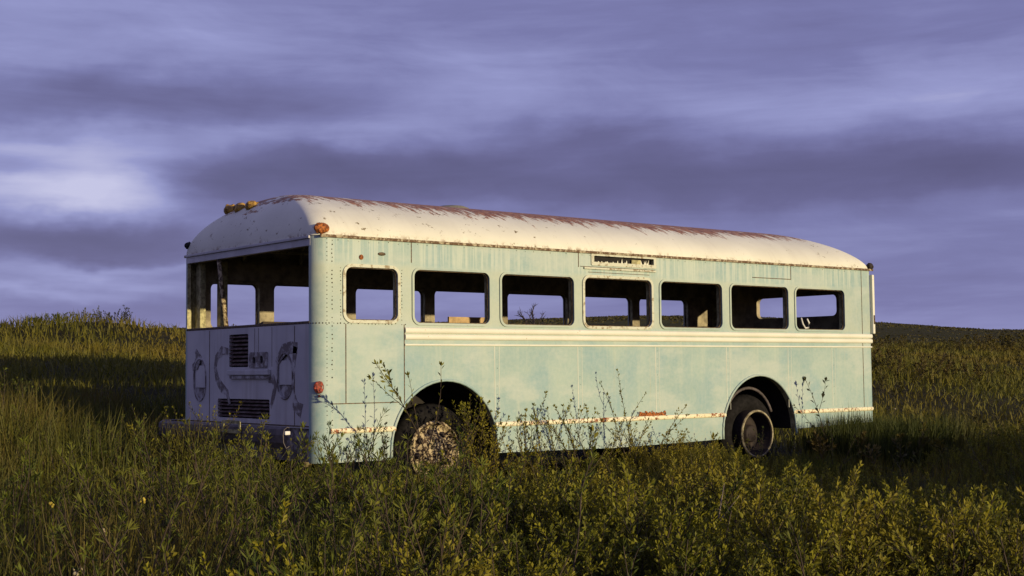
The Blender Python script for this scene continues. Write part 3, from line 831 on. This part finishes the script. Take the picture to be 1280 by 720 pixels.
# the same growth carries on to both sides of the view
X, Y, S_, Q = fan(r, 60000, 1.5, 12.0, 1.0, 1.6); nz = vnoise(X*1.5-3, Y*1.5+2)
k = clear_bus(X, Y, -.02) & (np.abs(Q) > .5) & (r.random(len(X)) < np.clip(.48+.75*nz, .04, 1))
blades(tm, X[k], Y[k], ground(X[k], Y[k])-.02, np.clip((.36+.12*nz[k])*(.7+.6*r.random(k.sum())), .08, .7), .004+.004*r.random(k.sum())+.0003*S_[k], r, .38)
# slopes beyond the bus, thinning outwards
X, Y, S_, Q = fan(r, 270000, 10, 62, .66, 1.2)
nz = vnoise(X*.8, Y*.8); keep = clear_bus(X, Y, -.02) & (r.random(len(X)) < np.clip(.6+.5*nz, .1, 1))
keep |= clear_bus(X, Y, -.02) & (r.random(len(X)) < .3)
nzb = vnoise(X*.33+3, Y*.33)
H = np.clip(.21*(1+.5*nz+.4*nzb)*(.6+.7*r.random(len(X))), .07, .6); k = keep
blades(tm, X[k], Y[k], ground(X[k], Y[k])-.02, H[k], (.005+.00055*S_[k])*(.7+.6*r.random(k.sum())), r, .7, 1)
X, Y, S_, Q = fan(r, 90000, 55, 190, .56, 1.2)
nz = vnoise(X*.2, Y*.2); keep = r.random(len(X)) < np.clip(.45+.6*nz, .05, 1); k = keep
H = np.clip(.13*(1+.5*nz)*(.5+.8*r.random(len(X))), .05, .3)
blades(tm, X[k], Y[k], ground(X[k], Y[k])-.05, H[k], (.0014*S_[k])*(.7+.6*r.random(k.sum())), r, .8, 2)
HEATH = m_leaf('brown_hill_grass', (.044,.038,.009), (.075,.062,.011), (.058,.046,.010), .05)
# rank grass at the bus tail with shade put into its tint, thin grass along the front skirt
n = 6500; X = r.uniform(5.9, 8.0, n); Y = r.uniform(-.9, .0, n); k = clear_bus(X, Y, -.01) & (r.random(n) < .35+.65*sst(Y, -1, -.3))
blades(tm, X[k], Y[k], ground(X[k], Y[k])-.02, (.52+.2*vnoise(X[k]*3, Y[k]*3))*(.6+.5*r.random(k.sum())), .008+.004*r.random(k.sum()), r, .25, 0, r.random(k.sum())*.35)
n = 2600; X = r.uniform(4.5, 6.1, n); Y = r.uniform(-1.1, -.12, n); k = r.random(n) < .8
blades(tm, X[k], Y[k], ground(X[k], Y[k])-.02, (.20+.10*vnoise(X[k]*3, Y[k]*3))*(.6+.6*r.random(k.sum())), .006+.004*r.random(k.sum()), r, .35, 0)
o = tm.build('grass', [GRASS, FIELD, HEATH]); tag(o, 'long olive grass covering the slope around the bus', 'grass', kind='stuff')

# single plants one can point at ------------------------------------------------
def plant(name, x, y, label, cat, stems, leafmat=LEAF, stemmat=STEM, z=None, group=None, seed=1):
    """stems: list of (dx,dy,height,dir,nleaf,leaflen,leafw,bare,branches)"""
    rr = np.random.default_rng(seed); gz = float(ground(x, y)) if z is None else z
    root = empty(name, (x, y, gz-.02), label, cat, group)
    lf = TM()
    for dx, dy, h, d, nl, ll, lw, bare, br in stems:
        tm = TM(); sprig(rr, h, nl, ll, lw, bare, .1, br, tm, np.array([dx, dy, 0.]), d, 5); st = TM()
        for v, t, m, c in zip(tm.v, tm.t, tm.m, tm.c):
            t0 = t-t.min(); (st if m[0] == 0 else lf).add(v, t0, np.zeros(len(t), int), c)
        st.build('stem', [stemmat], root, (0,0,0))
    if lf.v: lf.build('foliage', [leafmat], root, (0,0,0))
    return root
def bunch(n, spread, h0, h1, nl=26, ll=.036, lw=.017, bare=.3, br=2, seed=0, lean=.2):
    q = np.random.default_rng(seed)
    return [(q.normal()*spread, q.normal()*spread*.6, h0+(h1-h0)*q.random(), (q.normal()*lean, q.normal()*lean, 1), nl, ll, lw, bare, br) for _ in range(n)]
plant('shrub', .92, -.55, 'tall shrub leaning left across the front door panel beside the front wheel arch', 'shrub',
      [(0,0,1.48,(-.62,.0,1),26,.055,.022,.5,5),(.1,0,.8,(-.05,.05,1),22,.038,.018,.4,3),(-.05,.05,.7,(.2,0,1),22,.038,.018,.4,2)], seed=5)
plant('shrub', 1.42, -.32, 'bushy shrub half hiding the front wheel of the bus', 'shrub', bunch(13, .20, .55, .88, 30, .038, .018, .35, 3, 3), seed=6)
plant('shrub', 1.15, -.75, 'low leafy shrub hiding the foot of the front tyre', 'shrub', bunch(16, .26, .34, .50, 30, .034, .016, .25, 2, 41), seed=14)
plant('shrub', .42, -.40, 'thin dark weedy shrub against the lower front door panel', 'shrub', bunch(7, .16, .40, .66, 18, .034, .015, .4, 2, 9), DARKLEAF, seed=7)
plant('shrub', 2.26, -.42, 'sparse shrub with two upright tips just behind the front wheel arch', 'shrub', bunch(8, .18, .50, .80, 22, .036, .016, .4, 2, 12), seed=8)
plant('shrub', 2.80, -.40, 'spreading shrub with tall dark leaders in front of the middle skirt of the bus', 'shrub', bunch(10, .22, .55, .90, 20, .036, .016, .5, 3, 15, .28), seed=9)
plant('shrub', 3.55, -.35, 'low shrub below the orange rust scab on the rub rail', 'shrub', bunch(8, .22, .40, .60, 22, .034, .015, .35, 2, 18), seed=10)
plant('weed', 6.02, -.30, 'single tall dark leaved weed standing behind the rear wheel arch', 'weed', [(0,0,.98,(.02,0,1),9,.07,.035,.55,2),(0,0,.5,(.25,0,1),9,.05,.02,.3,1),(0,0,.42,(-.3,0,1),9,.05,.02,.3,1)], DARKLEAF, seed=11)
plant('shrub', -.62, .95, 'leafy shrub in front of the bumper below the lower grille', 'shrub', bunch(14, .26, .50, .74, 30, .030, .012, .25, 2, 21), seed=12)
plant('shrub', -.50, .22, 'leafy shrub before the near end of the bumper', 'shrub', bunch(14, .20, .46, .70, 30, .030, .012, .25, 2, 24), seed=13)
# bushes on the crest and a bare tree beyond
crest = [(5.2,20.6,.22,'small bush at the left end of the row on the hill crest'),(5.65,20.4,.30,'round bush, second from the left on the hill crest'),(6.2,20.2,.38,'upright bush, third from the left on the hill crest'),(6.75,19.9,.40,'twiggy dark topped bush at the right end of the hill crest')]
for i, (x, y, h, lb) in enumerate(crest):
    plant('bush', x, y, lb, 'bush', bunch(12, .16, h*.5, h*.95, 16, .045, .02, .25, 2, 30+i, .35), LEAF2 if i < 3 else DARKLEAF, seed=40+i, group='bushes on the hill crest')
def bare_tree(x, y, h, label, seed):
    q = random.Random(seed); root = empty('bare_tree', (x, y, float(ground(x, y))-.05), label, 'tree')
    b = MB(); tw = MB()
    def grow(p, d, ln, rad, lev, mb):
        pts = [p]; 
        for i in range(4):
            d = (d+Vector((q.gauss(0,.16), q.gauss(0,.16), q.gauss(.04,.08)))).normalized(); pts.append(pts[-1]+d*ln/4)
        mb.tube(pts, [rad*(1-.15*i) for i in range(5)], 5)
        if lev < 4:
            for _ in range(3 if lev else 5):
                i = q.randint(2, 4); dd = (d+Vector((q.gauss(0,.7), q.gauss(0,.7), q.gauss(.15,.3)))).normalized(); grow(pts[i], dd, ln*.62, rad*.5, lev+1, tw)
    grow(Vector((0,0,0)), Vector((.05,0,1)), h*.42, .09, 0, b)
    m = m_plain('dark_bark', (.04,.03,.028), .9, 20)
    for o in (b.build('trunk', [m], None), tw.build('branches', [m], None)):
        o.parent = root
bare_tree(20.1, 21.4, 1.75, 'bare branched tree on the skyline seen through the second long bus window', 4)

# scrubby tussocks out on the slopes, too many to count
scrub = [flatten(sprig(r, .34+.12*r.random(), 16, .075, .030, .1, .30, 3, topcl=5)) for _ in range(6)]
X, Y, S_, Q = fan(r, 9000, 13, 60, .60, 1.3); nz = vnoise(X*.45+2, Y*.45-6)+.5*vnoise(X*1.3, Y*1.3)
k = clear_bus(X, Y, .2) & (r.random(len(X)) < np.clip(-.15+.75*nz, 0, 1)); tm = TM()
scatter(tm, scrub, X[k], Y[k], ground(X[k], Y[k])-.03, np.clip(.75+.35*nz[k], .5, 1.3)*(1+.006*S_[k]), r)
SCRUB = m_leaf('slope_scrub_leaf', (.038,.040,.008), (.120,.098,.016), (.095,.066,.018), .3)
o = tm.build('scrub', [STEM, SCRUB]); tag(o, 'low brownish olive scrub dotted over the slopes behind the bus', 'scrub', kind='stuff')

# wild flowers and pale seed heads
def flower(x, y, h, col, label, seed, r_=.011):
    q = np.random.default_rng(seed); root = empty('wildflower', (x, y, float(ground(x, y))-.02), label, 'flower')
    b = MB(); top = Vector((q.normal()*.04, q.normal()*.04, h)); b.tube([(0,0,0),(top.x*.3,top.y*.3,h*.5),tuple(top)], [.003,.0025,.002], 5)
    o = b.build('stalk', [STEM], None); o.parent = root
    b = MB()
    for k in range(9):
        a = q.normal(size=3); a /= np.linalg.norm(a); b.sphere((top.x+a[0]*r_, top.y+a[1]*r_, top.z+a[2]*r_), r_*.55, 0, 6, 4)
    o = b.build('flower_head', [col], None); o.parent = root
YEL = m_plain('yellow_petal', (.40,.31,.04), .6); PALE = m_plain('pale_seed_head', (.30,.25,.14), .7)
FL = [(-3.41,-3.59,0.58,YEL,'yellow flower standing in the grass nearest the left edge'),(-3.06,-3.66,0.58,YEL,'yellow flower head to the right of the other yellow one, below the far bumper end'),
      (-4.02,-5.41,0.56,PALE,'pale seed head low in the grass in the bottom left corner'),(-3.65,-4.68,0.56,PALE,'cream double seed head in front of a dark gap in the grass'),
      (9.9,1.6,.45,PALE,'white seed head in the sunlit field right of the bus tail')]
for i, (x, y, h, c, lb) in enumerate(FL): flower(x, y, h, c, lb, 60+i)
# dry twigs
def twig(x, y, pts, label, seed):
    q = random.Random(seed); root = empty('dry_twig', (x, y, float(ground(x, y))), label, 'twig')
    b = MB(); b.tube(pts, [.008-.006*i/(len(pts)-1) for i in range(len(pts))], 5)
    o = b.build('stick', [DRY], None); o.parent = root
    b = MB()
    for i in range(1, len(pts)-1):
        p = Vector(pts[i]); b.tube([p, p+Vector((q.gauss(0,.08), q.gauss(0,.08), .10+.08*q.random()))], [.004,.0015], 4)
    o = b.build('side_shoots', [DRY], None); o.parent = root
twig(-1.45, -5.36, [(0,0,.05),(.05,-.03,.22),(.13,-.09,.38),(.20,-.15,.50)], 'bare grey twig leaning right in the thicket at the bottom of the view', 2)
twig(-1.23, -4.59, [(0,0,.08),(-.05,.04,.24),(-.12,.08,.40)], 'bare pale twig leaning left in a dark gap of the thicket', 3)

# ------------------------------------------------------------------ light
SUN = Vector((.20, -1.0, 0)).normalized(); EL = R(6.2)
to_sun = Vector((SUN.x*math.cos(EL), SUN.y*math.cos(EL), math.sin(EL)))
ld = bpy.data.lights.new('sun', 'SUN'); ld.energy = 4.9; ld.angle = R(.6); ld.color = (1.0, .82, .50)
lo = bpy.data.objects.new('sun', ld); COL.objects.link(lo); lo.rotation_euler = to_sun.to_track_quat('Z', 'Y').to_euler(); lo.location = to_sun*60

w = bpy.data.worlds.new('World'); scene.world = w; w.use_nodes = True
T = w.node_tree; T.nodes.clear()
class WN(NT):
    def __init__(s): s.t = T
wn = WN()
tc = wn.n('ShaderNodeTexCoord')
dirv = tc.outputs['Generated']
sx = wn.n('ShaderNodeSeparateXYZ'); T.links.new(dirv, sx.inputs[0])
AZ0 = math.atan2(FWD[1], FWD[0])
# azimuth from the view towards the hill (positive to the right), and elevation, in radians
dx = wn.math('ADD', wn.math('MULTIPLY', sx.outputs[0], RGT[0]), wn.math('MULTIPLY', sx.outputs[1], RGT[1]))
df = wn.math('ADD', wn.math('MULTIPLY', sx.outputs[0], FWD[0]), wn.math('MULTIPLY', sx.outputs[1], FWD[1]))
az = wn.math('ARCTAN2', dx, df)
el = wn.math('ARCSINE', sx.outputs[2])
cmb = wn.n('ShaderNodeCombineXYZ'); T.links.new(az, cmb.inputs[0]); T.links.new(el, cmb.inputs[1])
def wnoise(scale, loc, sc, detail=4, rough=.5, dist=0.):
    mp = wn.n('ShaderNodeMapping'); mp.inputs['Scale'].default_value = sc; mp.inputs['Location'].default_value = loc; T.links.new(cmb.outputs[0], mp.inputs[0])
    return wn.noise(scale, mp.outputs[0], detail, rough, dist)
warp1 = wn.math('MULTIPLY', wn.math('SUBTRACT', wnoise(1, (0,0,0), (9,26,1), 4, .55), .5), .055)
warp2 = wn.math('MULTIPLY', wn.math('SUBTRACT', wnoise(1, (5,2,0), (12,22,1), 4, .55), .5), .036)
azw = wn.math('ADD', az, warp1); elw = wn.math('ADD', el, warp2)
def blob(px, py, sx_, sy_, amp, tilt=0.0):
    """soft cloud of given angular size; centre and radii in thousandths of the view's scale"""
    u0 = math.atan((px-640)/1695); v0 = (461-py)/1695; su = sx_/1695; sv = sy_/1695
    a = wn.math('SUBTRACT', azw, u0); b_ = wn.math('SUBTRACT', elw, v0)
    if tilt: b_ = wn.math('SUBTRACT', b_, wn.math('MULTIPLY', a, tilt))
    q = wn.math('ADD', wn.math('POWER', wn.math('ABSOLUTE', wn.math('DIVIDE', a, su)), 2.0), wn.math('POWER', wn.math('ABSOLUTE', wn.math('DIVIDE', b_, sv)), 2.0))
    return wn.math('MULTIPLY', wn.math('EXPONENT', wn.math('MULTIPLY', q, -1.0)), amp)
blobs = [(80,205,170,38,.44),(150,248,90,32,.46),(30,250,100,30,.26),(150,338,120,9,.30),(60,362,170,9,.20),(330,180,130,22,.16),
         (60,60,260,50,.14),(610,118,150,34,.22),(450,165,90,18,.12),(1090,150,230,42,.15),(1240,120,120,60,.08),(710,205,60,18,.14),
         (110,140,200,28,-.32),(320,120,170,26,-.22),(420,215,230,36,-.55),(270,225,90,34,-.25),(700,215,220,40,-.34),(1000,230,260,40,-.44),(1240,215,160,40,-.36),(760,165,90,14,-.22),
         (90,300,190,26,-.46),(210,330,110,12,-.16),(20,215,50,14,-.2),(900,40,300,60,-.10),(1150,330,300,60,-.10),(330,380,400,24,-.03)]
tot = None
for bl in blobs:
    q = blob(*bl); tot = q if tot is None else wn.math('ADD', tot, q)
stk = wn.math('MULTIPLY', wn.math('SUBTRACT', wnoise(1, (1,3,0), (5,60,1), 5, .55, .3), .5), .26)
cld = wn.math('MULTIPLY', wn.math('SUBTRACT', wnoise(1, (7,1,0), (6,24,1), 8, .58, .6), .5), .42)
val = wn.math('ADD', wn.math('ADD', wn.math('MULTIPLY', tot, .82), .555), wn.math('ADD', stk, cld))
cr = wn.n('ShaderNodeValToRGB'); T.links.new(val, cr.inputs[0])
els = cr.color_ramp.elements
K = 10.0
stops = [(.0,(.106,.098,.225)),(.28,(.140,.133,.300)),(.50,(.200,.201,.430)),(.72,(.315,.328,.620)),(1.0,(.58,.58,.82))]
els[0].position = 0; els[0].color = (*stops[0][1], 1); els[1].position = 1; els[1].color = (*stops[-1][1], 1)
for p, c in stops[1:-1]: e = els.new(p); e.color = (*c, 1)
sky = wn.n('ShaderNodeTexSky', sky_type='NISHITA'); sky.sun_disc = False; sky.sun_elevation = EL; sky.sun_rotation = math.atan2(SUN.x, SUN.y); sky.air_density = 1.0; sky.dust_density = 1.0
sc_ = wn.n('ShaderNodeVectorMath', operation='SCALE'); T.links.new(cr.outputs[0], sc_.inputs[0]); sc_.inputs['Scale'].default_value = K
mixc = wn.mix(.93, sky.outputs[0], sc_.outputs[0])
bg = wn.n('ShaderNodeBackground'); bg.inputs['Strength'].default_value = .10; T.links.new(mixc, bg.inputs['Color'])
ow = wn.n('ShaderNodeOutputWorld'); T.links.new(bg.outputs[0], ow.inputs[0])

# ------------------------------------------------------------------ camera
cd = bpy.data.cameras.new('camera'); cam = bpy.data.objects.new('camera', cd); COL.objects.link(cam); scene.camera = cam
cd.sensor_width = 36; cd.lens = 1694.73/1280*36; cd.clip_start = .05; cd.clip_end = 5000
yaw, pit, rol = 8.89670955e-01, 5.98710165e-02, -9.57051606e-03
fw = Vector((math.cos(yaw)*math.cos(pit), math.sin(yaw)*math.cos(pit), math.sin(pit))); rt = Vector((math.sin(yaw), -math.cos(yaw), 0)); up = rt.cross(fw)
r2 = rt*math.cos(rol)+up*math.sin(rol); u2 = -rt*math.sin(rol)+up*math.cos(rol)
M = Matrix((r2, u2, -fw)).transposed().to_4x4(); M.translation = Vector(CAM); cam.matrix_world = M

vs_ = scene.view_settings; vs_.view_transform = 'Standard'; vs_.look = 'None'; vs_.exposure = 0.0; vs_.gamma = 1.0; vs_.use_curve_mapping = False
scene.cycles.max_bounces = 6; scene.cycles.use_denoising = True
